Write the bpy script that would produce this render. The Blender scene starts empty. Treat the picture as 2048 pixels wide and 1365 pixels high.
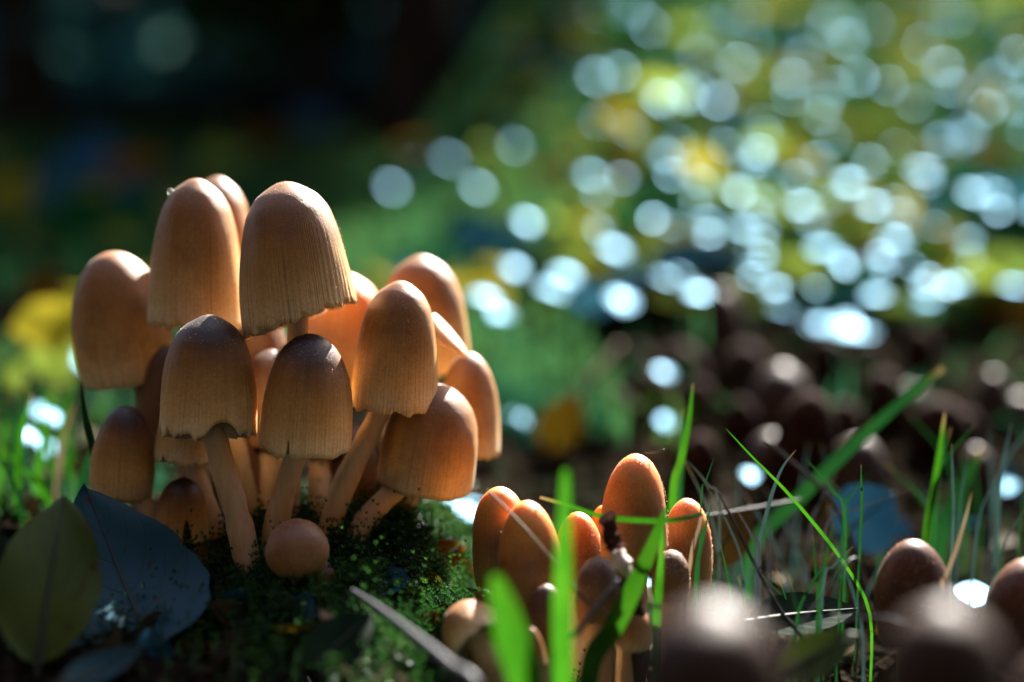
import bpy, math, random
import numpy as np
from mathutils import Vector, Matrix, Quaternion

# ------------------------------------------------------------------ camera
R = math.radians
sc = bpy.context.scene
COL = sc.collection
CAM_H, PITCH, LENS = 0.133, R(10.0), 50.0
FPX = 2048.0 * LENS / 36.0                    # focal length in pixels of the 2048 px frame
FOCUS, FSTOP = 0.378, 3.1
cam = bpy.data.cameras.new('camera'); camo = bpy.data.objects.new('camera', cam); COL.objects.link(camo)
camo.location = (0, 0, CAM_H); camo.rotation_euler = (R(90) - PITCH, 0, 0)
cam.lens = LENS; cam.sensor_width = 36.0; cam.clip_start = 0.01; cam.clip_end = 1000
cam.dof.use_dof = True; cam.dof.focus_distance = FOCUS; cam.dof.aperture_fstop = FSTOP
sc.camera = camo

# ------------------------------------------------------------------ sky, sun, exposure
SUN_AZ, SUN_EL = R(21), R(35)
SUN = Vector((math.sin(SUN_AZ) * math.cos(SUN_EL), math.cos(SUN_AZ) * math.cos(SUN_EL), math.sin(SUN_EL)))
world = bpy.data.worlds.new('World'); sc.world = world; world.use_nodes = True
wn = world.node_tree; wn.nodes.clear()
sky = wn.nodes.new('ShaderNodeTexSky'); sky.sky_type = 'NISHITA'; sky.sun_disc = False
sky.dust_density = 3.0; sky.ozone_density = 0.6; sky.sun_elevation = SUN_EL; sky.sun_rotation = SUN_AZ
bg = wn.nodes.new('ShaderNodeBackground'); bg.inputs['Strength'].default_value = 0.05
wo = wn.nodes.new('ShaderNodeOutputWorld')
wn.links.new(sky.outputs[0], bg.inputs[0]); wn.links.new(bg.outputs[0], wo.inputs[0])
sl = bpy.data.lights.new('sun', 'SUN'); sl.energy = 5.0; sl.angle = R(0.5); sl.color = (1.0, 0.95, 0.87)
so = bpy.data.objects.new('sun', sl); COL.objects.link(so); so.rotation_euler = SUN.to_track_quat('Z', 'Y').to_euler()
so.location = SUN * 20
sc.view_settings.view_transform = 'Standard'; sc.view_settings.look = 'None'
sc.view_settings.gamma = 1.0; sc.view_settings.exposure = 2.65
sc.render.engine = 'CYCLES'
sc.cycles.use_denoising = True
sc.cycles.max_bounces = 10; sc.cycles.transparent_max_bounces = 12
sc.cycles.sample_clamp_indirect = 6.0
sc.cycles.caustics_reflective = False; sc.cycles.caustics_refractive = False

# ------------------------------------------------------------------ helpers
rng = np.random.default_rng(7)
FWD = Vector((0, math.cos(PITCH), -math.sin(PITCH))); UP = Vector((0, math.sin(PITCH), math.cos(PITCH))); RIGHT = Vector((1, 0, 0))
CAMP = Vector((0, 0, CAM_H))

def W(px, py, d):
    """a point of the place, from where it stands in the 2048x1365 photograph and its distance d (m)"""
    return CAMP + FWD * d + RIGHT * ((px - 1024) / FPX * d) + UP * (-(py - 682.5) / FPX * d)

def ss(a, b, x):
    t = np.clip((x - a) / (b - a), 0, 1)
    return t * t * (3 - 2 * t)

def wob(x, y):
    return (np.sin(x * 61 + 1.3 * np.sin(y * 37)) * np.sin(y * 53 + 1.7 * np.sin(x * 29 + 2)) * 0.5
            + np.sin(x * 137 + y * 71 + 1) * np.sin(y * 149 - x * 43 + 2.5) * 0.3
            + np.sin(x * 311 - y * 177) * np.sin(y * 290 + x * 201 + .7) * 0.16)

def ground_z(x, y):
    x = np.asarray(x, dtype=float); y = np.asarray(y, dtype=float)
    z = -0.027 * ss(-0.035, 0.01, x) * (1 - ss(0.72, 1.0, y))
    run = np.log1p(np.exp((np.minimum(y, 3.4) - 0.86) * 12)) / 12
    z = z + 0.235 * run * ss(-0.20, 0.16, x + 0.02 * (y - 1)) * (1 - 0.35 * ss(2.2, 3.4, y))
    z = z + 0.012 * np.exp(-(((x + 0.057) / 0.045) ** 2 + ((y - 0.392) / 0.04) ** 2))
    z = z + 0.10 * ss(2.5, 7, y) * (1 - ss(-0.2, 0.3, x))
    near = 1 - ss(1.2, 5, np.hypot(x, y))
    z = z + wob(x, y) * 0.0045 * near + np.sin(x * 2.1 + 1) * np.sin(y * 1.7) * 0.02 * ss(1.5, 4, np.hypot(x, y))
    return z

def gz(x, y): return float(ground_z(x, y))

def G(px, py, dmin=0.2, dmax=9.0):
    """where the line of sight meets the ground"""
    a = W(px, py, 1.0) - CAMP; d = dmin
    while d < dmax:
        p = CAMP + a * d
        if p.z < gz(p.x, p.y): return p, d
        d *= 1.006
    return None, None

def mesh_obj(name, verts, faces, mat, parent=None, smooth=True, attrs=None, loc=None):
    me = bpy.data.meshes.new(name)
    me.from_pydata([tuple(v) for v in verts], [], faces if isinstance(faces, list) else faces.tolist())
    if smooth: me.polygons.foreach_set('use_smooth', [True] * len(me.polygons))
    for k, (typ, data) in (attrs or {}).items():
        at = me.attributes.new(k, typ, 'POINT')
        if typ == 'FLOAT': at.data.foreach_set('value', np.asarray(data, dtype=np.float32))
        elif typ == 'FLOAT_COLOR': at.data.foreach_set('color', np.asarray(data, dtype=np.float32).ravel())
    if mat: me.materials.append(mat)
    me.update()
    o = bpy.data.objects.new(name, me); COL.objects.link(o)
    if parent: o.parent = parent
    if loc is not None: o.location = loc
    return o

def tag(o, label=None, cat=None, group=None, kind=None):
    if label: o['label'] = label
    if cat: o['category'] = cat
    if group: o['group'] = group
    if kind: o['kind'] = kind
    return o

def empty(name, loc):
    o = bpy.data.objects.new(name, None); COL.objects.link(o); o.location = loc; o.empty_display_size = 0.01
    return o

# ------------------------------------------------------------------ materials
def newmat(name):
    m = bpy.data.materials.new(name); m.use_nodes = True
    nt = m.node_tree; nt.nodes.clear()
    out = nt.nodes.new('ShaderNodeOutputMaterial')
    return m, nt, out

class N:
    def __init__(s, nt): s.nt = nt
    def __call__(s, typ, **kw):
        n = s.nt.nodes.new(typ)
        for k, v in kw.items():
            if k.startswith('i_'): n.inputs[k[2:].replace('_', ' ')].default_value = v
            else: setattr(n, k, v)
        return n
    def link(s, a, b): s.nt.links.new(a, b)
    def math(s, op, a, b=None, clamp=False):
        n = s.nt.nodes.new('ShaderNodeMath'); n.operation = op; n.use_clamp = clamp
        for i, v in enumerate((a, b)):
            if v is None: continue
            if isinstance(v, (int, float)): n.inputs[i].default_value = v
            else: s.link(v, n.inputs[i])
        return n.outputs[0]
    def mix(s, fac, a, b, blend='MIX'):
        n = s.nt.nodes.new('ShaderNodeMix'); n.data_type = 'RGBA'; n.blend_type = blend
        for sock, v in ((n.inputs[0], fac), (n.inputs[6], a), (n.inputs[7], b)):
            if isinstance(v, (int, float)): sock.default_value = v
            elif isinstance(v, tuple): sock.default_value = v + (1,) if len(v) == 3 else v
            else: s.link(v, sock)
        return n.outputs[2]
    def ramp(s, fac, stops, interp='LINEAR'):
        n = s.nt.nodes.new('ShaderNodeValToRGB'); n.color_ramp.interpolation = interp
        el = n.color_ramp.elements
        while len(el) < len(stops): el.new(0.5)
        for e, (p, c) in zip(el, stops):
            e.position = p; e.color = (c + (1,)) if isinstance(c, tuple) else (c, c, c, 1)
        s.link(fac, n.inputs[0]); return n.outputs[0]
    def noise(s, vec, scale, detail=3, rough=0.55, dim='3D'):
        n = s.nt.nodes.new('ShaderNodeTexNoise'); n.noise_dimensions = dim
        n.inputs['Scale'].default_value = scale; n.inputs['Detail'].default_value = detail; n.inputs['Roughness'].default_value = rough
        if vec is not None: s.link(vec, n.inputs['W' if dim == '1D' else 'Vector'])
        return n.outputs[0]

def cap_material(name, stops, sss=0.0024, radius=(1.0, 0.5, 0.18), rough=0.54, stripe=0.6, spec=0.7, sheen=0.16, weight=0.40, coat=0.0):
    m, nt, out = newmat(name); n = N(nt)
    tc = n('ShaderNodeTexCoord'); oi = n('ShaderNodeObjectInfo')
    at = n('ShaderNodeAttribute', attribute_name='t')
    sep = n('ShaderNodeSeparateXYZ'); n.link(tc.outputs['Object'], sep.inputs[0])
    ang = n.math('ARCTAN2', sep.outputs[1], sep.outputs[0])
    jit = n.noise(tc.outputs['Object'], 260, 2)
    w = n.math('ADD', n.math('ADD', ang, n.math('MULTIPLY', jit, 0.035)), n.math('MULTIPLY', oi.outputs['Random'], 40.0))
    sn = n.math('MULTIPLY_ADD' if False else 'ADD', n.math('MULTIPLY', n.math('SINE', n.math('MULTIPLY', n.math('ADD', w, n.math('MULTIPLY', n.noise(w, 9, 1, .5, '1D'), .10)), 136.0)), 0.2), 0.5)
    s1 = n.math('ADD', n.math('MULTIPLY', sn, 0.68), n.math('MULTIPLY', n.noise(w, 24, 2, 0.7, '1D'), 0.32)); s2 = n.noise(w, 7, 2, 0.6, '1D')
    fade = n.ramp(at.outputs['Fac'], [(0.08, 0.0), (0.4, 0.75), (1.0, 1.0)])
    blot = n.noise(tc.outputs['Object'], 75, 4, 0.6)
    tt = n.math('ADD', at.outputs['Fac'], n.math('MULTIPLY', n.math('SUBTRACT', blot, 0.5), 0.34))
    tt = n.math('ADD', tt, n.math('MULTIPLY', n.math('SUBTRACT', s2, 0.5), 0.09))
    col = n.ramp(tt, stops)
    grain = n.noise(tc.outputs['Object'], 1300, 3, 0.7)
    patch = n.ramp(n.noise(tc.outputs['Object'], 170, 3, 0.6), [(0.36, 0.25), (0.62, 1.0)])
    dark = n.math('MULTIPLY', n.ramp(s1, [(0.38, 1.0), (0.50, 0.0)]), n.math('MULTIPLY', n.math('MULTIPLY', fade, patch), stripe))
    off = n('ShaderNodeVectorMath', operation='ADD'); n.link(tc.outputs['Object'], off.inputs[0]); n.link(oi.outputs['Location'], off.inputs[1])
    stain = n.noise(off.outputs[0], 48, 4, 0.65)
    col = n.mix(dark, col, (0.42, 0.30, 0.22), 'MULTIPLY')
    col = n.mix(n.math('MULTIPLY', n.ramp(grain, [(0.35, 1.0), (0.55, 0.0)]), 0.35), col, (0.45, 0.36, 0.3), 'MULTIPLY')
    col = n.mix(n.math('MULTIPLY', n.ramp(stain, [(0.52, 0.0), (0.68, 1.0)]), 0.5), col, (0.38, 0.27, 0.22), 'MULTIPLY')
    meal = n.noise(tc.outputs['Object'], 2100, 1, 0.5)
    mfac = n.math('MULTIPLY', n.ramp(meal, [(0.64, 0.0), (0.70, 1.0)]), n.ramp(at.outputs['Fac'], [(0.05, 0.55), (0.75, 0.12)]))
    mfac = n.math('MULTIPLY', mfac, n.ramp(n.noise(off.outputs[0], 130, 2), [(0.42, 0.0), (0.6, 1.0)]))
    col = n.mix(mfac, col, (0.62, 0.46, 0.30))
    var = n('ShaderNodeHueSaturation'); n.link(col, var.inputs['Color'])
    n.link(n.math('ADD', n.math('MULTIPLY', oi.outputs['Random'], 0.24), 0.88), var.inputs['Value'])
    h = n.math('ADD', n.math('MULTIPLY', n.math('MULTIPLY', s1, fade), 1.0), n.math('MULTIPLY', grain, 0.7))
    bump = n('ShaderNodeBump', i_Strength=0.32, i_Distance=0.0005); n.link(h, bump.inputs['Height'])
    p = n('ShaderNodeBsdfPrincipled', i_Roughness=rough)
    n.link(var.outputs[0], p.inputs['Base Color']); n.link(bump.outputs[0], p.inputs['Normal'])
    p.inputs['Subsurface Weight'].default_value = weight if sss else 0.0
    p.inputs['Subsurface Radius'].default_value = radius; p.inputs['Subsurface Scale'].default_value = sss or 0.001
    p.inputs['Specular IOR Level'].default_value = spec
    p.inputs['Coat Weight'].default_value = coat; p.inputs['Coat Roughness'].default_value = 0.4
    p.inputs['Sheen Weight'].default_value = sheen; p.inputs['Sheen Roughness'].default_value = 0.2; p.inputs['Sheen Tint'].default_value = (1, .93, .85, 1)
    n.link(p.outputs[0], out.inputs[0]); return m

CAP_TAN = cap_material('tan_cap', [(0.0, (0.28, 0.112, 0.030)), (0.14, (0.29, 0.115, 0.022)), (0.36, (0.35, 0.150, 0.024)), (0.56, (0.51, 0.265, 0.058)), (0.78, (0.74, 0.47, 0.18)), (0.96, (0.88, 0.69, 0.42))])
CAP_DARKTOP = cap_material('dark_topped_cap', [(0.0, (0.026, 0.010, 0.011)), (0.14, (0.062, 0.022, 0.013)), (0.32, (0.26, 0.103, 0.019)), (0.56, (0.50, 0.255, 0.054)), (0.78, (0.74, 0.47, 0.18)), (0.96, (0.88, 0.69, 0.42))])  # dark apex: shade from the caps behind painted into the ramp
CAP_ORANGE_GLOW = cap_material('orange_glow_cap', [(0.0, (0.84, 0.30, 0.020)), (0.26, (0.74, 0.21, 0.012)), (0.55, (0.32, 0.11, 0.014)), (1.0, (0.52, 0.29, 0.09))], sss=0.010, radius=(1.0, .42, .08), stripe=0.85, weight=0.85, sheen=.12, coat=.0, spec=.8)  # bright orange top over brown: backlit glow painted into the ramp
CAP_BUTTON = cap_material('button_cap', [(0.0, (0.20, 0.075, 0.030)), (0.3, (0.26, 0.105, 0.036)), (0.7, (0.36, 0.17, 0.06)), (1.0, (0.45, 0.26, 0.11))], stripe=0.9)
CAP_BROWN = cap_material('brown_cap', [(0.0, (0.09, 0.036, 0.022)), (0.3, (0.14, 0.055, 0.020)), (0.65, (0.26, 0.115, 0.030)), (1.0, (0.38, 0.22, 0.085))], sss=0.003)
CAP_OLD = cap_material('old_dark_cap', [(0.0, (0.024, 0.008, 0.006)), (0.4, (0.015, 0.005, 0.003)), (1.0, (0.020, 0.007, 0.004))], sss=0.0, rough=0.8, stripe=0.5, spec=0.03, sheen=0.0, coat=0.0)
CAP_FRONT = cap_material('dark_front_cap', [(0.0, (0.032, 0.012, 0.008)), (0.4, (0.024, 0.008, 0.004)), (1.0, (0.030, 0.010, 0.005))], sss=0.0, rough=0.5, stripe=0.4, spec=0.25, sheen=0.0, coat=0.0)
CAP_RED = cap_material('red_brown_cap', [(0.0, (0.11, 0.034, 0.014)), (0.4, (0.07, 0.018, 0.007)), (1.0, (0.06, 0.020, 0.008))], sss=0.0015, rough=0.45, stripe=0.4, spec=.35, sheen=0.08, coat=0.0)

def fibre_material(name, a, b, sss=0.002, scale=900):
    m, nt, out = newmat(name); n = N(nt)
    tc = n('ShaderNodeTexCoord'); mp = n('ShaderNodeMapping'); mp.inputs['Scale'].default_value = (1, 1, 0.06)
    n.link(tc.outputs['Object'], mp.inputs[0])
    f = n.noise(mp.outputs[0], scale, 3, 0.6); g = n.noise(tc.outputs['Object'], 90, 3)
    col = n.mix(n.ramp(f, [(0.35, 0.0), (0.65, 1.0)]), a, b)
    col = n.mix(n.math('MULTIPLY', g, 0.5), col, tuple(c * 0.45 for c in a))
    bump = n('ShaderNodeBump', i_Strength=0.4, i_Distance=0.0004); n.link(f, bump.inputs['Height'])
    p = n('ShaderNodeBsdfPrincipled', i_Roughness=0.6)
    p.inputs['Subsurface Weight'].default_value = 1.0; p.inputs['Subsurface Radius'].default_value = (1, .45, .2)
    p.inputs['Subsurface Scale'].default_value = sss
    n.link(col, p.inputs['Base Color']); n.link(bump.outputs[0], p.inputs['Normal']); n.link(p.outputs[0], out.inputs[0])
    return m
STEM = fibre_material('pale_stem', (0.60, 0.43, 0.26), (0.70, 0.54, 0.36))
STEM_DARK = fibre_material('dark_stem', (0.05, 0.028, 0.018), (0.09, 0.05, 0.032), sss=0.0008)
GILL = fibre_material('gill', (0.46, 0.32, 0.20), (0.66, 0.52, 0.36), sss=0.0008)
FLESH = fibre_material('pale_flesh', (0.78, 0.62, 0.42), (0.88, 0.76, 0.58), sss=0.004)
CRUST = fibre_material('white_crust', (0.55, 0.50, 0.46), (0.80, 0.76, 0.70), sss=0.001, scale=500)

def leafy(name, cols, trans=0.5, rough=0.45, spec=0.5, use_attr=None, noise_scale=60, veins=False, speck=0.0, coat=0.0):
    """thin plant tissue: reflects on its face, lets light through"""
    m, nt, out = newmat(name); n = N(nt)
    tc = n('ShaderNodeTexCoord'); oi = n('ShaderNodeObjectInfo')
    f = n.noise(tc.outputs['Object'], noise_scale, 4, 0.6)
    if use_attr:
        a = n('ShaderNodeAttribute', attribute_name=use_attr); f = n.math('ADD', n.math('MULTIPLY', f, 0.5), n.math('SUBTRACT', a.outputs['Fac'], 0.25))
    st = [(0.3 + 0.4 * i / max(1, len(cols) - 1), c) for i, c in enumerate(cols)]
    col = n.ramp(f, st)
    hs = n('ShaderNodeHueSaturation'); n.link(col, hs.inputs['Color'])
    n.link(n.math('ADD', n.math('MULTIPLY', oi.outputs['Random'], 0.5), 0.75), hs.inputs['Value'])
    col = hs.outputs[0]; height = f
    if veins:
        u = n('ShaderNodeAttribute', attribute_name='u'); v = n('ShaderNodeAttribute', attribute_name='v')
        av = n.math('ABSOLUTE', v.outputs['Fac'])
        ph = n.math('SUBTRACT', n.math('MULTIPLY', u.outputs['Fac'], 6.0), n.math('MULTIPLY', n.math('POWER', av, 1.3), 2.6))
        ph = n.math('ADD', ph, n.math('MULTIPLY', n.noise(tc.outputs['Object'], 40, 2), 0.5))
        line = n.math('ABSOLUTE', n.math('SUBTRACT', n.math('FRACT', ph), 0.5))
        vein = n.ramp(line, [(0.0, 1.0), (0.05, 0.0)])
        col = n.mix(n.math('MULTIPLY', vein, 0.6), col, (0.022, 0.030, 0.022))
        height = n.math('SUBTRACT', f, n.math('MULTIPLY', vein, 1.2))
    tip = n('ShaderNodeAttribute', attribute_name='tip'); acr = n('ShaderNodeAttribute', attribute_name='across')
    ln_ = n.math('FRACT', n.math('MULTIPLY', acr.outputs['Fac'], 4.0))
    col = n.mix(n.math('MULTIPLY', n.ramp(ln_, [(0.0, 0.0), (0.5, 1.0), (0.9, 0.0)]), 0.35), col, (0.45, 0.55, 0.4), 'MULTIPLY')
    col = n.mix(tip.outputs['Fac'], col, (0.16, 0.10, 0.04))
    if speck:
        sp = n.noise(tc.outputs['Object'], 190, 2, 0.7)
        col = n.mix(n.math('MULTIPLY', n.ramp(sp, [(0.64, 0.0), (0.70, 1.0)]), speck), col, (0.05, 0.016, 0.01))
    bump = n('ShaderNodeBump', i_Strength=0.3, i_Distance=0.0006); n.link(height, bump.inputs['Height'])
    p = n('ShaderNodeBsdfPrincipled', i_Roughness=rough); p.inputs['Specular IOR Level'].default_value = spec
    if coat: p.inputs['Coat Weight'].default_value = coat; p.inputs['Coat Roughness'].default_value = 0.26
    n.link(col, p.inputs['Base Color']); n.link(bump.outputs[0], p.inputs['Normal'])
    t = n('ShaderNodeBsdfTranslucent'); n.link(col, t.inputs[0])
    mx = n('ShaderNodeMixShader'); mx.inputs[0].default_value = trans
    n.link(p.outputs[0], mx.inputs[1]); n.link(t.outputs[0], mx.inputs[2]); n.link(mx.outputs[0], out.inputs[0])
    return m
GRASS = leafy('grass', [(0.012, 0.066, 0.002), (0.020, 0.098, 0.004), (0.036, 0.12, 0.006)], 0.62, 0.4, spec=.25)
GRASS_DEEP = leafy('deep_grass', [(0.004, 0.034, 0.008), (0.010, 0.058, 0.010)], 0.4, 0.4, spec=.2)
GRASS_BLUE = leafy('blue_green_grass', [(0.02, 0.05, 0.05), (0.04, 0.085, 0.085)], 0.2, 0.35)
STRAW = leafy('dry_straw', [(0.15, 0.10, 0.055), (0.28, 0.21, 0.13)], 0.3, 0.5)
STRAW_GREY = leafy('grey_straw', [(0.030, 0.034, 0.040), (0.065, 0.068, 0.078)], 0.15, 0.45, spec=.2)
LAWN = leafy('lawn', [(0.008, 0.050, 0.034), (0.024, 0.095, 0.036), (0.075, 0.150, 0.026)], 0.45, 0.6, spec=0.0, noise_scale=9)
MOSS = leafy('moss', [(0.006, 0.028, 0.006), (0.018, 0.075, 0.012), (0.06, 0.15, 0.016)], 0.45, 0.4, spec=.25, noise_scale=70)
LEAF_YELLOW = leafy('yellow_leaf', [(0.20, 0.14, 0.008), (0.32, 0.27, 0.018), (0.28, 0.28, 0.030)], 0.55, 0.6, spec=.0)
LEAF_LIME = leafy('lime_leaf', [(0.13, 0.20, 0.022), (0.23, 0.30, 0.050)], 0.55, 0.6, spec=.0)
LEAF_ORANGE = leafy('orange_leaf', [(0.07, 0.02, 0.003), (0.15, 0.06, 0.006), (0.17, 0.09, 0.010)], 0.45, 0.5, spec=.0)
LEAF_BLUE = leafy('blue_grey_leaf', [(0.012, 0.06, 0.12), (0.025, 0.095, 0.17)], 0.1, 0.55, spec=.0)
LEAF_GREEN = leafy('green_leaf', [(0.004, 0.045, 0.016), (0.010, 0.075, 0.016)], 0.45, 0.6, spec=.0)
def wet_material():
    m, nt, out = newmat('wet_leaf_glint_tint'); n = N(nt)
    oi = n('ShaderNodeObjectInfo')
    g = n('ShaderNodeBsdfAnisotropic' if False else 'ShaderNodeBsdfGlossy', i_Roughness=0.40)
    n.link(n.mix(oi.outputs['Random'], (0.010, 0.020, 0.030), (0.040, 0.070, 0.096)), g.inputs['Color'])  # bluish tint of the glints is painted into the gloss colour
    dcol = n('ShaderNodeBsdfDiffuse'); dcol.inputs['Color'].default_value = (0.02, 0.06, 0.06, 1)
    ad = n('ShaderNodeAddShader'); n.link(g.outputs[0], ad.inputs[0]); n.link(dcol.outputs[0], ad.inputs[1]); n.link(ad.outputs[0], out.inputs[0]); return m
LEAF_WET = wet_material()
LEAF_BIG_SKYTINT = leafy('big_leaf_sky_tint', [(0.007, 0.038, 0.055), (0.012, 0.052, 0.072)], 0.03, 0.5, spec=.12, veins=True, speck=0.7, noise_scale=35)  # blue of the skylight is painted into the leaf colour
LEAF_BIG_OLIVE = leafy('big_olive_leaf', [(0.030, 0.055, 0.010), (0.060, 0.085, 0.014)], 0.15, 0.5, spec=.15, veins=True, speck=0.6, noise_scale=35)
LEAF_DARK = leafy('dark_green_leaf', [(0.004, 0.013, 0.007), (0.010, 0.025, 0.012)], 0.05, 0.6, spec=.06, veins=True)
RIB = leafy('leaf_rib', [(0.022, 0.030, 0.024), (0.035, 0.045, 0.032)], 0.0, 0.5, spec=.2)
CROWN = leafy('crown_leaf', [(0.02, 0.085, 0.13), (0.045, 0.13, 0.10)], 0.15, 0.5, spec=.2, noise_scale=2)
FILL_GOLD = leafy('golden_fill_leaf', [(0.10, 0.055, 0.018), (0.19, 0.105, 0.032)], 0.25, 0.6, spec=.1, noise_scale=1.5)  # golden so the added unseen trees bounce warm fill
LEAF_BROWN = leafy('brown_leaf', [(0.03, 0.017, 0.006), (0.07, 0.045, 0.010)], 0.1, 0.6, spec=.04, noise_scale=60)
LEAF_OCHRE = leafy('ochre_leaf', [(0.045, 0.022, 0.002), (0.10, 0.065, 0.004)], 0.35, 0.6, spec=.0, noise_scale=80)
HEDGE = leafy('hedge_leaf_sky_tint', [(0.03, 0.16, 0.28), (0.08, 0.24, 0.16)], 0.5, 0.5, spec=.2, noise_scale=1.5)  # lightened, blued colour stands in for skylight that does not reach the hedge
CROWN_AUTUMN = leafy('autumn_crown_leaf', [(0.03, 0.06, 0.008), (0.09, 0.11, 0.010)], 0.45, 0.5, spec=.1, noise_scale=2)

def bark_material(name, a, b, scale):
    m, nt, out = newmat(name); n = N(nt)
    tc = n('ShaderNodeTexCoord'); mp = n('ShaderNodeMapping'); mp.inputs['Scale'].default_value = (1, 1, 0.25); n.link(tc.outputs['Object'], mp.inputs[0])
    f = n.noise(mp.outputs[0], scale, 5, 0.65); col = n.ramp(f, [(0.35, a), (0.7, b)])
    bump = n('ShaderNodeBump', i_Strength=0.9, i_Distance=0.5 / scale); n.link(f, bump.inputs['Height'])
    p = n('ShaderNodeBsdfPrincipled', i_Roughness=0.8); p.inputs['Specular IOR Level'].default_value = 0.0
    n.link(col, p.inputs['Base Color']); n.link(bump.outputs[0], p.inputs['Normal']); n.link(p.outputs[0], out.inputs[0]); return m
BARK = bark_material('tree_bark', (0.015, 0.012, 0.01), (0.05, 0.04, 0.03), 30)
TWIG = bark_material('twig_bark', (0.018, 0.009, 0.008), (0.07, 0.035, 0.028), 700)
DEBRIS = bark_material('litter', (0.006, 0.005, 0.004), (0.030, 0.022, 0.016), 160)

def soil_material():
    m, nt, out = newmat('soil'); n = N(nt)
    tc = n('ShaderNodeTexCoord')
    f = n.noise(tc.outputs['Object'], 220, 6, 0.7); g = n.noise(tc.outputs['Object'], 6, 4, 0.6)
    col = n.ramp(f, [(0.3, (0.005, 0.004, 0.003)), (0.6, (0.016, 0.011, 0.008)), (0.75, (0.032, 0.024, 0.016))])
    col = n.mix(n.ramp(g, [(0.45, 0.0), (0.65, 0.75)]), col, (0.006, 0.018, 0.008))
    bump = n('ShaderNodeBump', i_Strength=1.0, i_Distance=0.002); n.link(f, bump.inputs['Height'])
    p = n('ShaderNodeBsdfPrincipled', i_Roughness=0.85); p.inputs['Specular IOR Level'].default_value = 0.0
    n.link(col, p.inputs['Base Color']); n.link(bump.outputs[0], p.inputs['Normal']); n.link(p.outputs[0], out.inputs[0]); return m
SOIL = soil_material()
m, nt, out = newmat('granule'); n = N(nt)
p = n('ShaderNodeBsdfPrincipled', i_Roughness=0.35); p.inputs['Base Color'].default_value = (0.75, 0.55, 0.38, 1)
p.inputs['Subsurface Weight'].default_value = 0.0
t_ = n('ShaderNodeBsdfTranslucent'); t_.inputs[0].default_value = (0.9, 0.7, 0.5, 1)
mx_ = n('ShaderNodeMixShader'); mx_.inputs[0].default_value = 0.4
n.link(p.outputs[0], mx_.inputs[1]); n.link(t_.outputs[0], mx_.inputs[2]); n.link(mx_.outputs[0], out.inputs[0]); GRANULE = m

# ------------------------------------------------------------------ ground: one sheet out to the horizon
def graded(lo, hi, step, far, ratio=1.13):
    c = list(np.arange(lo, hi + 1e-9, step)); s = step
    while c[-1] < far: s *= ratio; c.append(c[-1] + s)
    s = step; pre = [c[0]]
    while pre[0] > -far: s *= ratio; pre.insert(0, pre[0] - s)
    return np.array(pre[:-1] + c)
gx = graded(-0.42, 0.5, 0.0045, 300); gy = graded(0.12, 0.9, 0.0045, 300)
GX, GY = np.meshgrid(gx, gy); GZ = ground_z(GX, GY)
gv = np.stack([GX.ravel(), GY.ravel(), GZ.ravel()], 1)
i0 = (np.arange(len(gy) - 1)[:, None] * len(gx) + np.arange(len(gx) - 1)[None, :]).ravel()
gf = np.stack([i0, i0 + 1, i0 + 1 + len(gx), i0 + len(gx)], 1)
tag(mesh_obj('ground', gv, gf, SOIL), kind='structure')

# ------------------------------------------------------------------ mushrooms
PROF = {
    'bell': [(0, 0), (.012, .16), (.04, .30), (.10, .53), (.2, .715), (.35, .84), (.5, .905), (.7, .96), (.88, .985), (1, 1.0)],
    'egg': [(0, 0), (.012, .19), (.04, .35), (.10, .54), (.2, .73), (.35, .89), (.5, .97), (.65, 1.0), (.8, .985), (.92, .94), (1, .90)],
    'thimble': [(0, 0), (.012, .19), (.04, .34), (.10, .53), (.2, .72), (.35, .87), (.5, .94), (.7, .985), (.9, 1.0), (1, .985)],
    'button': [(0, 0), (.012, .21), (.05, .42), (.12, .62), (.25, .83), (.4, .96), (.55, 1.0), (.7, .95), (.85, .80), (.95, .62), (1, .50)],
    'open': [(0, 0), (.02, .20), (.08, .42), (.18, .62), (.35, .80), (.55, .92), (.8, 1.0), (1, 1.0)],
}
def prof_fn(kind):
    a = np.array(PROF[kind]); q = np.linspace(0, 1, 600)
    y = np.interp(q, np.sqrt(a[:, 0]), a[:, 1])
    k = np.hanning(51); k /= k.sum()
    yp = np.concatenate([-y[25:0:-1], y, 2 * y[-1] - y[-2:-27:-1]])
    y = np.convolve(yp, k, 'valid'); y[0] = 0
    return lambda t: np.interp(np.sqrt(np.clip(t, 0, 1)), q, y)

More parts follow.
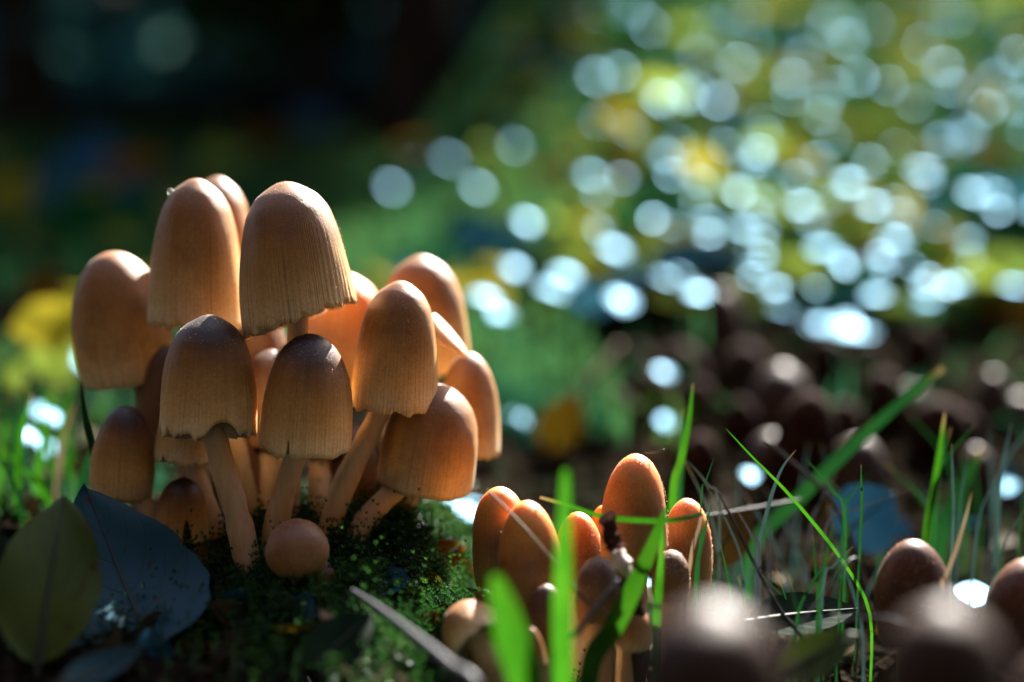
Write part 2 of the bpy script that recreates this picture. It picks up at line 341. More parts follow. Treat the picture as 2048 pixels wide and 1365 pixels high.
def cap_geo(H, Rr, kind, seed, nseg=150, nrow=34, thick=0.0016, rag=0.02, notches=(), lop=0.03, ripple=0.0016, wave=0.0, slant=0.0, pleat=0.006):
    r_ = np.random.default_rng(seed); f = prof_fn(kind)
    th = np.linspace(0, 2 * np.pi, nseg, endpoint=False)
    def per(k0, k1, cnt):
        s = np.zeros_like(th)
        for _ in range(cnt): s += r_.normal() * np.sin(int(r_.integers(k0, k1)) * th + r_.uniform(0, 6.28))
        return s / math.sqrt(cnt)
    L = 1 - rag * np.abs(per(3, 9, 4)) - rag * 0.7 * np.clip(per(12, 30, 6), 0, 9) - rag * 0.25 * np.abs(per(45, 70, 6)) - wave * (0.5 + 0.5 * np.sin(2 * th + 1))
    L = L - rag * 0.35 * r_.uniform(0, 1, nseg) - slant * (0.5 - 0.5 * np.cos(th))
    for a, wdeg, depth in notches:                  # a: degrees from the side that faces the camera, + to the right
        c = R(90 + a); dd = np.abs((th - c + np.pi) % (2 * np.pi) - np.pi) / R(wdeg)
        L = np.minimum(L, 1 - depth * (1 - np.clip(dd, 0, 1) ** 2.2)) if wdeg > 8 else np.minimum(L, 1 - depth * np.clip(1 - dd, 0, 1))
    L = np.clip(L, 0.12, 1.0)
    rip = 1 + ripple * per(34, 60, 5)
    lo1 = lop * per(2, 4, 2); ph = r_.uniform(0, 6.28)
    s = np.linspace(0, 1, nrow + 1)[1:]; tr = s ** 1.7
    def shell(ts, off, closed_top):
        V, T = [], []
        for t in ts:
            tt = t * L
            rr = Rr * f(tt) * (1 + (rip - 1) * ss(0.25, 0.6, tt)) * (1 + lo1 * ss(0.0, 0.5, tt)) * (1 + 0.014 * np.sin(6 * tt + ph + 2 * th) + 0.009 * np.sin(5 * th - 7 * tt + ph * 2) + pleat * tt * tt * np.sin(62 * th + 2.5 * np.sin(3 * th + ph)))
            rr = np.maximum(rr - off, 1e-5)
            V.append(np.stack([rr * np.cos(th), rr * np.sin(th), -H * tt - (off * 1.4 * (1 - ss(0.0, 0.5, tt)))], 1)); T.append(tt)
        return V, T
    Vo, To = shell(tr, 0.0, True)
    ti = np.linspace(0.06, 1, 12)
    Vi, Ti = shell(ti, thick, True)
    Vi[-1][:, 2] += 0.0004
    verts = [np.array([[0, 0, 0]])] + Vo + [np.array([[0, 0, -thick * 1.8]])] + Vi
    T = np.concatenate([[0.0]] + To + [[0.0]] + Ti)
    verts = np.concatenate(verts); F = []
    j = np.arange(nseg); j2 = (j + 1) % nseg
    for k in range(nseg): F.append((0, 1 + k, 1 + (k + 1) % nseg))
    for i in range(len(tr) - 1):
        a = 1 + i * nseg; b = a + nseg
        F += np.stack([a + j, b + j, b + j2, a + j2], 1).tolist()
    ia = 1 + len(tr) * nseg; io = ia + 1
    for k in range(nseg): F.append((ia, io + (k + 1) % nseg, io + k))
    for i in range(len(ti) - 1):
        a = io + i * nseg; b = a + nseg
        F += np.stack([a + j, a + j2, b + j2, b + j], 1).tolist()
    a = 1 + (len(tr) - 1) * nseg; b = io + (len(ti) - 1) * nseg
    F += np.stack([a + j, b + j, b + j2, a + j2], 1).tolist()
    return verts, F, T, f, L

def gill_geo(H, Rr, f, L, thick, n=56, depth=0.5, tmin=0.3, tmax=0.985, hang=0.0):
    V, F = [], []
    rows = np.linspace(tmin, tmax, 7); nl = len(L)
    for k in range(n):
        a = 2 * math.pi * k / n; l = float(L[int(k / n * nl) % nl]); c, s = math.cos(a), math.sin(a)
        l2 = min(1.0, l + hang)
        for q, t in enumerate(rows):
            tt = t * l2; ro = Rr * float(f(tt)) - thick * 0.8; ri = ro - min(depth * Rr, ro * 0.75) * (1 if q < 6 else 0.55)
            i = len(V); V += [(ro * c, ro * s, -H * tt), (ri * c, ri * s, -H * tt - (0 if q == 6 else 0))]
            if q: F.append((i - 2, i - 1, i + 1, i))
    return V, F

def tube(pts, radii, seg=12, cap=True, squash=1.0):
    pts = [Vector(p) for p in pts]; V, F = [], []
    up = Vector((0.3, 1, 0.2)); prev = None
    for i, p in enumerate(pts):
        tdir = (pts[min(i + 1, len(pts) - 1)] - pts[max(i - 1, 0)]).normalized()
        if prev is None: x = tdir.cross(up).normalized()
        else: x = (prev - tdir * prev.dot(tdir)).normalized()
        prev = x; y = tdir.cross(x)
        for k in range(seg):
            a = 2 * math.pi * k / seg
            V.append(p + x * (math.cos(a) * radii[i]) + y * (math.sin(a) * radii[i] * squash))
    for i in range(len(pts) - 1):
        for k in range(seg):
            a, b = i * seg + k, i * seg + (k + 1) % seg
            F.append((a, b, b + seg, a + seg))
    if cap:
        F.append(tuple(range(seg))[::-1]); F.append(tuple((len(pts) - 1) * seg + k for k in range(seg)))
    return V, F

def bez(p0, p1, p2, p3, n):
    out = []
    for i in range(n + 1):
        t = i / n; u = 1 - t
        out.append(p0 * u**3 + p1 * 3 * u * u * t + p2 * 3 * u * t * t + p3 * t**3)
    return out

def granules(cap, H, Rr, f, count, seed, tmax=0.9, size=(0.00006, 0.00015)):
    r_ = np.random.default_rng(seed); V, F = [], []
    oct_v = [(1, 0, 0), (-1, 0, 0), (0, 1, 0), (0, -1, 0), (0, 0, 1), (0, 0, -1)]
    oct_f = [(0, 2, 4), (2, 1, 4), (1, 3, 4), (3, 0, 4), (2, 0, 5), (1, 2, 5), (3, 1, 5), (0, 3, 5)]
    for _ in range(count):
        t = tmax * r_.uniform(0, 1) ** 1.5; a = r_.uniform(0, 6.283); s = r_.uniform(*size); rr = Rr * float(f(t)) + s * 0.3
        c = (rr * math.cos(a), rr * math.sin(a), -H * t + (s * .5 if t < .1 else 0)); i = len(V)
        V += [(c[0] + v[0] * s, c[1] + v[1] * s, c[2] + v[2] * s) for v in oct_v]; F += [tuple(i + q for q in fa) for fa in oct_f]
    return tag(mesh_obj('granules', V, F, GRANULE, cap), kind='stuff')

seed_i = [100]
def mushroom(apex, rim, hw, d, label, mat=None, kind='bell', lean=0.16, base=None, stem_r=0.0034, stem_mat=None, group=None, gills=True,
             gran=0, detail=1.0, base_d=None, gill_depth=0.5, hang=0.0, stem_from=0.45, **kw):
    """apex and rim centre as seen in the photograph, hw half width there, d distance; lean: how far the top leans to the viewer"""
    seed_i[0] += 1; sd = seed_i[0]
    rim = (apex[0] + (rim[0] - apex[0]) * 1.06, apex[1] + (rim[1] - apex[1]) * 1.06)
    A = W(apex[0], apex[1], d); H0 = math.hypot(rim[0] - apex[0], rim[1] - apex[1]) / FPX * d
    C = W(rim[0], rim[1], d + H0 * lean); H = (C - A).length; n_ = (C - A).normalized(); Rr = hw / FPX * d
    if base is None:
        bx, by = C.x + n_.x * H * 0.5, C.y + n_.y * H * 0.5
        B = Vector((bx, by, gz(bx, by) - 0.003))
    else:
        q = W(base[0], base[1], base_d or d); B = Vector((q.x, q.y, gz(q.x, q.y) - 0.003))
    root = tag(empty('mushroom', B), label, 'mushroom', group)
    zl = -n_; tocam = (CAMP - A).normalized(); yl = (tocam - zl * tocam.dot(zl)).normalized(); xl = yl.cross(zl)
    M = Matrix((xl, yl, zl)).transposed()
    thick = kw.pop('thick', max(0.0009, Rr * 0.11)); nm = kw.pop('nseg_mul', 1)
    v, F, T, f, L = cap_geo(H, Rr, kind, sd, nseg=int(150 * detail) * nm, nrow=int(34 * detail), thick=thick, **kw)
    cap = mesh_obj('cap', v, F, mat or CAP_TAN, root, attrs={'t': ('FLOAT', T)})
    cap.location = A - B; cap.rotation_euler = M.to_euler()
    if gills:
        gv_, gf_ = gill_geo(H, Rr, f, L, thick, depth=gill_depth, hang=hang, n=int(60 * detail) if not hang else 110)
        tag(mesh_obj('gills', gv_, gf_, GILL, cap), kind='stuff')
    if gran: granules(cap, H, Rr, f, gran, sd)
    P0 = A + n_ * H * stem_from; P3 = B; ln = (P3 - P0).length
    P1 = P0 + n_ * ln * 0.4; P2 = B + Vector((0, 0, 1)) * ln * 0.3 + (P0 - B) * 0.1
    pts = [p - B for p in bez(P0, P1, P2, P3, 16)]
    rs = np.random.default_rng(sd); rad = [stem_r * (0.85 + 0.25 * (i / 16) ** 2 + 0.04 * rs.normal()) for i in range(17)]
    sv, sf = tube(pts, rad, 14)
    mesh_obj('stem', sv, sf, stem_mat or STEM, root)
    return root, cap

BIG = 'big mushroom cluster'
# --- the big cluster
mushroom((568, 364), (604, 652), 118, .388, 'tall pale bell-capped mushroom at the top of the big cluster, frayed slanting rim', base=(575, 1060), base_d=.405, lean=.02, rag=.026, slant=.15, nseg_mul=2, group=BIG, gran=120)
mushroom((393, 357), (392, 640), 94, .402, 'tall smooth brown bell-capped mushroom at the top of the big cluster', base=(500, 1060), base_d=.41, lean=.10, rag=.022, group=BIG)
mushroom((437, 353), (425, 600), 80, .435, 'mushroom almost hidden behind the tall smooth brown bell cap', base=(520, 1050), base_d=.42, lean=.05, group=BIG)
mushroom((222, 503), (256, 752), 98, .420, 'egg-capped brown mushroom leaning out of the big cluster beside open grass', kind='egg', base=(420, 1070), base_d=.41, lean=.12, rag=.012, group=BIG, lop=.02)
mushroom((420, 630), (415, 858), 98, .378, 'ridged cap with a torn front rim showing hanging gills, in front of the big cluster', CAP_DARKTOP, base=(497, 1135), base_d=.380, lean=.10, rag=.045, nseg_mul=2,
         notches=((18, 26, .17), (-22, 7, .05)), hang=.055, group=BIG, gran=220, stem_r=.0036)
mushroom((622, 668), (609, 890), 92, .378, 'dark-topped ridged cap with a short slit in its rim, in front of the big cluster', CAP_DARKTOP, 'thimble', base=(545, 1075), base_d=.388, lean=.16, rag=.03, nseg_mul=2,
         notches=((-20, 3.5, .22),), group=BIG, gran=420)
torn, torn_cap = mushroom((803, 562), (787, 806), 86, .392, 'cap split open down one side with a pale flap hanging out', CAP_TAN, 'bell', base=(650, 1045), base_d=.395, lean=.14, rag=.022, nseg_mul=2,
         notches=((118, 34, .78),), group=BIG)
mushroom((842, 510), (850, 740), 92, .440, 'broad orange-backed mushroom behind the split cap of the big cluster', base=(690, 1040), base_d=.42, lean=.08, group=BIG)
mushroom((692, 545), (680, 760), 98, .432, 'glowing orange mushroom wedged behind the tall frayed bell cap', CAP_ORANGE_GLOW, base=(640, 1030), base_d=.42, lean=.05, group=BIG)
mushroom((880, 770), (850, 960), 99, .398, 'wide low cap crossed by a shadow, hanging over green moss', CAP_TAN, 'thimble', base=(705, 1070), base_d=.395, lean=.20, rag=.012, group=BIG)
mushroom((938, 705), (938, 905), 63, .422, 'straight-sided cap at the outer edge of the big cluster behind the wide low cap', CAP_TAN, 'thimble', base=(800, 1030), base_d=.42, lean=.06, group=BIG)
mushroom((254, 812), (243, 985), 62, .398, 'small dark-topped egg cap below the egg-capped brown mushroom', CAP_DARKTOP, 'egg', base=(330, 1100), base_d=.40, lean=.14, group=BIG)
mushroom((385, 745), (366, 918), 58, .396, 'pale frilled cap peeping out under the torn ridged cap', CAP_TAN, base=(430, 1090), base_d=.40, lean=.10, rag=.03, group=BIG)
mushroom((366, 955), (370, 1075), 57, .396, 'little conical cap with a wide slit near the soil', CAP_DARKTOP, 'bell', base=(375, 1120), base_d=.40, lean=.12, notches=((4, 11, .42),), group=BIG)
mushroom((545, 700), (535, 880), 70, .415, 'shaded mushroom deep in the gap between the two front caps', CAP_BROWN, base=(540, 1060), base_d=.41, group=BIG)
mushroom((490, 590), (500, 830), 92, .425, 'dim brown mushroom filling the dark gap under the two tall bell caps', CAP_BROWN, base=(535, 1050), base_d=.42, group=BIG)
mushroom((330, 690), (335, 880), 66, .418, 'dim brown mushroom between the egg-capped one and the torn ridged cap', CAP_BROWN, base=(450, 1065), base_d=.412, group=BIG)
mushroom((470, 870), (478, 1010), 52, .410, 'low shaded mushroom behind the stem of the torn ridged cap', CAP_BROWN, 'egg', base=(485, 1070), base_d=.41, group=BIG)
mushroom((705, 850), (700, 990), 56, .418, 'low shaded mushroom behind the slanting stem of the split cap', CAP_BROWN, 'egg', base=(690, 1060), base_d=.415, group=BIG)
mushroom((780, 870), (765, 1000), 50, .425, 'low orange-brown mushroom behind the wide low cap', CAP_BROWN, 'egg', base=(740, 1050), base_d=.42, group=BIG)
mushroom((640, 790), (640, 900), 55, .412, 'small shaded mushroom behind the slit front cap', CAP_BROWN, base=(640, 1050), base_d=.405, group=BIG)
mushroom((586, 1040), (600, 1148), 64, .368, 'round brown button mushroom at the foot of the big cluster', CAP_BUTTON, 'button', base=(575, 1160), base_d=.372, lean=-.25, rag=.005, lop=.02, group=BIG, gills=False, gran=600)
mushroom((640, 1120), (640, 1180), 31, .372, 'tiny pale button half under the round button mushroom', CAP_BROWN, 'button', base=(640, 1190), base_d=.376, group=BIG, gills=False, detail=.7)
# the flap of flesh that hangs out of the split cap
fl = []
p = [W(858, 600, .398), W(905, 640, .404), W(942, 705, .408), W(915, 712, .402), W(868, 690, .398)]
fv, ff = [], []
top = [W(858, 598, .400), W(885, 622, .404), W(912, 655, .408), W(940, 702, .410)]
mid = [W(856, 650, .392), W(880, 675, .394), W(908, 696, .397), W(936, 712, .402)]
bot = [W(860, 685, .400), W(882, 703, .402), W(906, 714, .404), W(930, 722, .406)]
for a, b, c in zip(top, mid, bot): fv += [a - torn.location, b - torn.location, c - torn.location, (a + c) / 2 + FWD * .003 - torn.location]
for i in range(3):
    for k in range(4): ff.append((i * 4 + k, i * 4 + (k + 1) % 4, i * 4 + 4 + (k + 1) % 4, i * 4 + 4 + k))
ff += [(3, 2, 1, 0), (12, 13, 14, 15)]
flap = mesh_obj('torn_flap', fv, ff, FLESH, torn); tag(flap, 'pale cream flap of torn cap flesh')
sm = flap.modifiers.new('s', 'SUBSURF'); sm.levels = 2; sm.render_levels = 2

# --- the small orange cluster
SMALL = 'small orange mushroom cluster'
mushroom((1272, 909), (1270, 1118), 67, .372, 'tall orange egg cap crossed by a bent grass blade, tallest of the small cluster', CAP_ORANGE_GLOW, 'egg', base=(1262, 1200), base_d=.372, lean=.10, rag=.008, group=SMALL, gran=900, stem_r=.0042)
mushroom((1374, 998), (1376, 1160), 51, .384, 'orange cap behind two thin green blades at the edge of the small cluster', CAP_ORANGE_GLOW, 'egg', base=(1365, 1215), base_d=.38, lean=.10, rag=.008, group=SMALL, gran=450, stem_r=.004)
mushroom((998, 974), (1008, 1160), 63, .374, 'orange cap pressed behind its taller front twin under a dry straw', CAP_ORANGE_GLOW, 'egg', base=(1040, 1240), base_d=.372, lean=.10, group=SMALL, stem_r=.004)
mushroom((1053, 1002), (1064, 1222), 68, .362, 'long orange cap crossed by a dry straw, front twin of the pair', CAP_ORANGE_GLOW, 'egg', base=(1075, 1270), base_d=.362, lean=.10, group=SMALL, gran=120, stem_r=.0048)
mushroom((1156, 1024), (1160, 1170), 49, .382, 'smaller orange cap standing behind the upright green blade', CAP_ORANGE_GLOW, 'egg', base=(1160, 1230), base_d=.38, lean=.08, group=SMALL, gran=250, stem_r=.004)
mushroom((1205, 1012), (1210, 1120), 30, .392, 'slim orange cap mostly hidden behind the tallest orange cap', CAP_ORANGE_GLOW, 'egg', base=(1205, 1200), base_d=.39, group=SMALL, gills=False, stem_r=.003)
mushroom((1197, 1114), (1200, 1232), 49, .356, 'brown-topped small cap below the dark twig', CAP_BROWN, 'egg', base=(1200, 1290), base_d=.36, lean=.08, group=SMALL, gran=300, stem_r=.004)
mushroom((1344, 1102), (1342, 1190), 38, .366, 'small grainy brown cap beside the tallest orange cap', CAP_BROWN, 'egg', base=(1338, 1250), base_d=.368, group=SMALL, gran=700, gills=False, stem_r=.0035)
mushroom((1092, 1170), (1096, 1300), 40, .350, 'dark brown low cap in front of the long orange cap', CAP_BROWN, 'egg', base=(1096, 1350), base_d=.352, group=SMALL, gran=120, stem_r=.0035)
mushroom((912, 1213), (962, 1288), 66, .350, 'bent frosted cap showing its gills, lowest of the small cluster', CAP_TAN, 'open', base=(1015, 1380), base_d=.352, lean=-.55, rag=.03, group=SMALL, gran=500, stem_r=.0042, gill_depth=.32)
mushroom((1270, 1215), (1265, 1290), 36, .352, 'squat pale cap low among the green blades', CAP_TAN, 'egg', base=(1262, 1345), base_d=.356, group=SMALL, stem_r=.003)
mushroom((1062, 1256), (1078, 1330), 17, .338, 'tiny pale bud beside the wide green blade', CAP_TAN, 'egg', base=(1082, 1370), base_d=.34, group=SMALL, gills=False, detail=.6, stem_r=.002)

# --- single dark mushrooms near the camera and to the right
mushroom((1826, 1080), (1826, 1270), 75, .355, 'lone red-brown cap with a thin grass blade leaning on it', CAP_RED, 'egg', lean=.12, stem_r=.0045, gran=200)
mushroom((2062, 1118), (2050, 1320), 88, .345, 'red-brown cap with a bright rim beside a white glinting leaf', CAP_RED, 'egg', lean=.12, stem_r=.0045, gran=200)
FRONT = 'dark mushrooms closest to the small cluster'
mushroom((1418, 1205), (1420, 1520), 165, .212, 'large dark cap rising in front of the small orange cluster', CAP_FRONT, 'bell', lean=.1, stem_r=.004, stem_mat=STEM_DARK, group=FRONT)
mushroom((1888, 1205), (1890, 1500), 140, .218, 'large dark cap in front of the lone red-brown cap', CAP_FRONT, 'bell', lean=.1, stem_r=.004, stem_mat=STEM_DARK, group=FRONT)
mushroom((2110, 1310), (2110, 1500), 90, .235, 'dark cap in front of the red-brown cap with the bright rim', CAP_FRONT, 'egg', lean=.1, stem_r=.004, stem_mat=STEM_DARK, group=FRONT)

# --- the dark troop of old mushrooms in the hollow before the bank
TROOP = 'dark mushrooms in the hollow below the leafy bank'
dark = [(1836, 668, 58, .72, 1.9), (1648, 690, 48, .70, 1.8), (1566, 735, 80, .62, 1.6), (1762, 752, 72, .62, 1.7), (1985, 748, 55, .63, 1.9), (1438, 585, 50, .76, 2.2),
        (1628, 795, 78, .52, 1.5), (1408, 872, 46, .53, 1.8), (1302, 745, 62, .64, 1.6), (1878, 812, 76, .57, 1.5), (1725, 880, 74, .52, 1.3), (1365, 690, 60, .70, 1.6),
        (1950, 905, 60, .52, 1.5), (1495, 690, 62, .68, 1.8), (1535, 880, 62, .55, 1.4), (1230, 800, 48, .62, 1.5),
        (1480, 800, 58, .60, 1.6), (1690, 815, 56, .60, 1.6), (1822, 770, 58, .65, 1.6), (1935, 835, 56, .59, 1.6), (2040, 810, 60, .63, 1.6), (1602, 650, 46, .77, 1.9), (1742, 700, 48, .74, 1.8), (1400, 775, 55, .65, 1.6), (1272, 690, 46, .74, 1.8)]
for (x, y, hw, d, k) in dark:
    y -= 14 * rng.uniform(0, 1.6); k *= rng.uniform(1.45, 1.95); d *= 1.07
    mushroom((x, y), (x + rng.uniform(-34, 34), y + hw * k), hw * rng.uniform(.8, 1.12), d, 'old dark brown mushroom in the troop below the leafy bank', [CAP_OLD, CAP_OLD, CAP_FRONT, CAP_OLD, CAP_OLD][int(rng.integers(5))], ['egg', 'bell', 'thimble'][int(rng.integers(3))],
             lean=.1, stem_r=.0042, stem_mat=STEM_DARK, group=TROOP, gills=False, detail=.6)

# ------------------------------------------------------------------ grass blades and straws standing by themselves
def smooth_path(pts, n=26):
    P = [Vector(p) for p in pts]; P = [P[0] * 2 - P[1]] + P + [P[-1] * 2 - P[-2]]; outp = []
    segs = len(P) - 3; per = max(4, n // segs)
    for i in range(segs):
        for k in range(per + (i == segs - 1)):
            t = k / per; a, b, c, d_ = P[i:i + 4]
            outp.append(0.5 * ((2 * b) + (c - a) * t + (2 * a - 5 * b + 4 * c - d_) * t * t + (3 * b - a - 3 * c + d_) * t ** 3))
    return outp

def blade(pts, wpx, label, mat=GRASS, group='single grass blades among the mushrooms', name='grass_blade', rooted=True, yaw=0.0, tipw=0.08, fold=0.28, sharp=True, cat='grass'):
    """pts run from the tip to the root: (px, py, d)"""
    P = [W(*q) for q in pts]
    if rooted:
        e, q = P[-1], P[-2]; g = gz(e.x, e.y)
        if e.z > g + .001:
            dr = (e - q); dr.z = 0; k = min(0.25, (e.z - g) / max(.02, (e - q).length)) * 0.6
            x, y = e.x + dr.x * k, e.y + dr.y * k; P.append(Vector((x, y, gz(x, y) - .002)))
        else: P[-1] = Vector((e.x, e.y, g - .002))
    path = smooth_path(P); nP = len(path); o0 = path[-1]; V, F, A, X = [], [], [], []
    tipr = float(rng.choice([0.0, .05, .10, .16]))
    wd = wpx / FPX * pts[len(pts) // 2][2] * 0.5
    for i, p in enumerate(path):
        t = i / (nP - 1)
        td = (path[min(i + 1, nP - 1)] - path[max(i - 1, 0)]).normalized()
        view = (CAMP - p).normalized(); sd = td.cross(view).normalized(); sd = Quaternion(td, yaw) @ sd; nn = td.cross(sd)
        w = wd * (tipw + (1 - tipw) * min(1, t * (2.2 if sharp else 9)) ** 0.7) * (1 - 0.25 * max(0, t - .75) * 4)
        for s in (-1, -.5, 0, .5, 1): V.append(p + sd * (w * s) + nn * (abs(s) * w * fold) - o0); A.append(max(0.0, 1 - t / tipr) if tipr else 0.0); X.append(abs(s) * .98)
        if i:
            b = len(V) - 10
            F += [(b + k, b + k + 1, b + k + 6, b + k + 5) for k in range(4)]
    o = mesh_obj(name, V, F, mat, loc=o0, attrs={'tip': ('FLOAT', A), 'across': ('FLOAT', X)}); tag(o, label, cat, group); return o

def stalk(pts, wpx, label, mat=STRAW, name='dry_stalk', group='dry straws and stalks lying about the mushrooms', rooted=True, cat='straw', taper=.5, bump=0.0):
    P = [W(*q) for q in pts]
    if rooted:
        e = P[-1]; g = gz(e.x, e.y)
        if e.z > g: P.append(Vector((e.x, e.y + .002, g - .002)))
        else: P[-1] = Vector((e.x, e.y, g - .002))
    path = smooth_path(P, 30); o0 = path[-1].copy(); r0 = wpx / FPX * pts[0][2] * .5
    rr = np.random.default_rng(int(pts[0][0] * 7 + pts[0][1]))
    rad = [r0 * (taper + (1 - taper) * min(1, i / len(path) * 1.6)) * (1 + bump * rr.normal()) for i in range(len(path))]
    v, f = tube([p - o0 for p in path], rad, 8, squash=.8)
    o = mesh_obj(name, v, f, mat, loc=o0); tag(o, label, cat, group); return o

blade([(1131, 940, .300), (1128, 1080, .302), (1124, 1230, .304), (1126, 1365, .306)], 40, 'broad bright green blade standing upright before the small orange cluster', tipw=.3, fold=.2)
blade([(1334, 1012, .345), (1305, 1090, .343), (1265, 1180, .340), (1225, 1260, .338), (1180, 1340, .336)], 40, 'bright green blade slanting across the stem of the tallest orange cap', tipw=.12, fold=.25)
blade([(990, 1150, .286), (1008, 1215, .288), (1030, 1300, .29), (1052, 1385, .292)], 72, 'wide bright green blade slanting beside the bent frosted cap', tipw=.2, fold=.2)
blade([(1326, 1030, .352), (1322, 1120, .352), (1316, 1200, .351), (1312, 1255, .350)], 17, 'narrow green blade hanging beside the tallest orange cap')
blade([(1080, 995, .362), (1140, 1012, .358), (1200, 1032, .354), (1260, 1040, .351), (1330, 1042, .352), (1375, 1036, .358), (1404, 1028, .364)], 11, 'thin green blade bent across the tallest orange cap', rooted=False, fold=.1, tipw=.5)
blade([(1404, 1028, .364), (1398, 1055, .364), (1388, 1085, .364), (1378, 1140, .366), (1370, 1190, .367)], 8, 'brown drooping end of a bent blade before the edge orange cap', STRAW, fold=.1, tipw=.6)
blade([(1423, 1008, .364), (1412, 1050, .364), (1400, 1100, .365), (1392, 1170, .366)], 8, 'thin olive blade upright before the edge orange cap', GRASS_DEEP)
stalk([(975, 980, .354), (1020, 1025, .350), (1070, 1080, .346), (1120, 1140, .345), (1170, 1200, .346), (1225, 1260, .35)], 8, 'pale dry straw lying across the pair of orange caps')
stalk([(1438, 985, .36), (1470, 1050, .36), (1510, 1130, .36), (1560, 1220, .36), (1622, 1312, .358)], 9, 'dark kinked dry stalk standing in the open grass', STRAW_GREY, bump=.12)
blade([(1452, 858, .372), (1510, 920, .372), (1565, 975, .372), (1630, 1050, .374), (1690, 1130, .376), (1740, 1230, .378)], 7, 'long thin green blade arching beside the small orange cluster', fold=.1)
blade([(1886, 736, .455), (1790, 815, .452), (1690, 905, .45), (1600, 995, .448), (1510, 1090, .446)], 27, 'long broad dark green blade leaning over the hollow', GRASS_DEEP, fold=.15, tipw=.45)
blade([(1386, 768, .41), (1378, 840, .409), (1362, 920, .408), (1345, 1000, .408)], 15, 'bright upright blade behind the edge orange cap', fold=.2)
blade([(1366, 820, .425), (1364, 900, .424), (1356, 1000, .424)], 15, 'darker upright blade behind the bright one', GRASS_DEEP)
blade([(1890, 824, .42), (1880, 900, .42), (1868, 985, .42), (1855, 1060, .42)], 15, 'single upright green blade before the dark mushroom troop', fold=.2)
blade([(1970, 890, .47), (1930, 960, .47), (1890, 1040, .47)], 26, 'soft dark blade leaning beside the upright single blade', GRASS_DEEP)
blade([(1944, 984, .352), (1930, 1040, .351), (1912, 1100, .35), (1893, 1150, .349), (1880, 1200, .349)], 8, 'thin olive blade leaning on the lone red-brown cap', STRAW, fold=.1)
blade([(1592, 900, .385), (1565, 935, .385), (1545, 985, .385), (1530, 1040, .385), (1515, 1120, .385)], 8, 'thin bluish blade curving up from the open grass', GRASS_BLUE)
stalk([(1290, 906, .375), (1310, 905, .372), (1328, 900, .370)], 5, 'tiny grey chaff stuck on top of the tallest orange cap', STRAW_GREY, name='chaff', rooted=False)
blade([(163, 762, .40), (166, 800, .40), (174, 850, .40), (186, 900, .402), (192, 960, .404)], 14, 'dark red-tipped blade upright beside the small egg cap', GRASS_DEEP, fold=.2)
stalk([(705, 1182, .338), (760, 1220, .325), (830, 1275, .31), (900, 1335, .298), (960, 1400, .29)], 32, 'flat grey dead straw lying in front of the moss', STRAW_GREY, taper=.35)
stalk([(1330, 1030, .40), (1420, 1030, .41), (1500, 1018, .42), (1600, 1000, .43)], 7, 'pale straw stretching from the edge orange cap into the grass', STRAW_GREY, rooted=False)
stalk([(1238, 1160, .335), (1205, 1200, .333), (1160, 1260, .331), (1110, 1320, .330)], 14, 'grey blue straw leaning before the brown-topped small cap', STRAW_GREY)
stalk([(1530, 880, .43), (1590, 930, .43), (1650, 985, .43), (1690, 1050, .43), (1710, 1120, .43)], 12, 'grey stalk arching out of the hollow', STRAW_GREY)
stalk([(1240, 690, .70), (1190, 750, .68), (1130, 820, .66), (1080, 890, .64)], 26, 'brown straw slanting before the glittering bank', LEAF_BROWN)
stalk([(1660, 1225, .33), (1690, 1240, .325), (1740, 1235, .32), (1800, 1245, .315), (1850, 1300, .31)], 9, 'bleached straw loop between the two large dark caps', STRAW_GREY)
stalk([(1565, 1300, .33), (1640, 1200, .34), (1720, 1130, .35)], 7, 'faint grey straw propped across the open grass', STRAW_GREY)
# further single blades in the open grass by the small cluster, and at the far edge of the big one
for k in range(42):
    px = rng.uniform(1390, 1780); py = rng.uniform(960, 1240); d = rng.uniform(.335, .47)
    g0, gd = G(px + rng.uniform(-90, 90), 1180 + (0.40 - d) * 900)
    ln = rng.uniform(60, 190); dx = rng.normal() * 70
    blade([(px + dx, py - ln * .6, d), (px + dx * .35, py, d), (px, py + ln * .6, d)], rng.uniform(3, 6.5), 'slender blade in the open grass between the orange cluster and the lone red-brown cap',
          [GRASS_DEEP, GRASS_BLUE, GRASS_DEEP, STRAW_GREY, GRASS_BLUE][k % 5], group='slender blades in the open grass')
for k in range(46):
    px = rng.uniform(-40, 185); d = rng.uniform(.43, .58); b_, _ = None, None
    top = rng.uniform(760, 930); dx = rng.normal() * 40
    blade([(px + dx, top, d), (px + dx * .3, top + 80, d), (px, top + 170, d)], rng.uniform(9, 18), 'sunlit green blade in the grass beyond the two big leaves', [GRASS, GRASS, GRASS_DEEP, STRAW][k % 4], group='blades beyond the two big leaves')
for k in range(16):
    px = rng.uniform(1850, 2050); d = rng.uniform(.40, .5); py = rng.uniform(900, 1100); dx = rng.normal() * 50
    blade([(px + dx, py - 80, d), (px + dx * .3, py, d), (px, py + 90, d)], rng.uniform(4, 9), 'shaded green blade beyond the lone red-brown cap', [GRASS_DEEP, GRASS_BLUE][k % 2], group='blades beyond the lone red-brown cap')

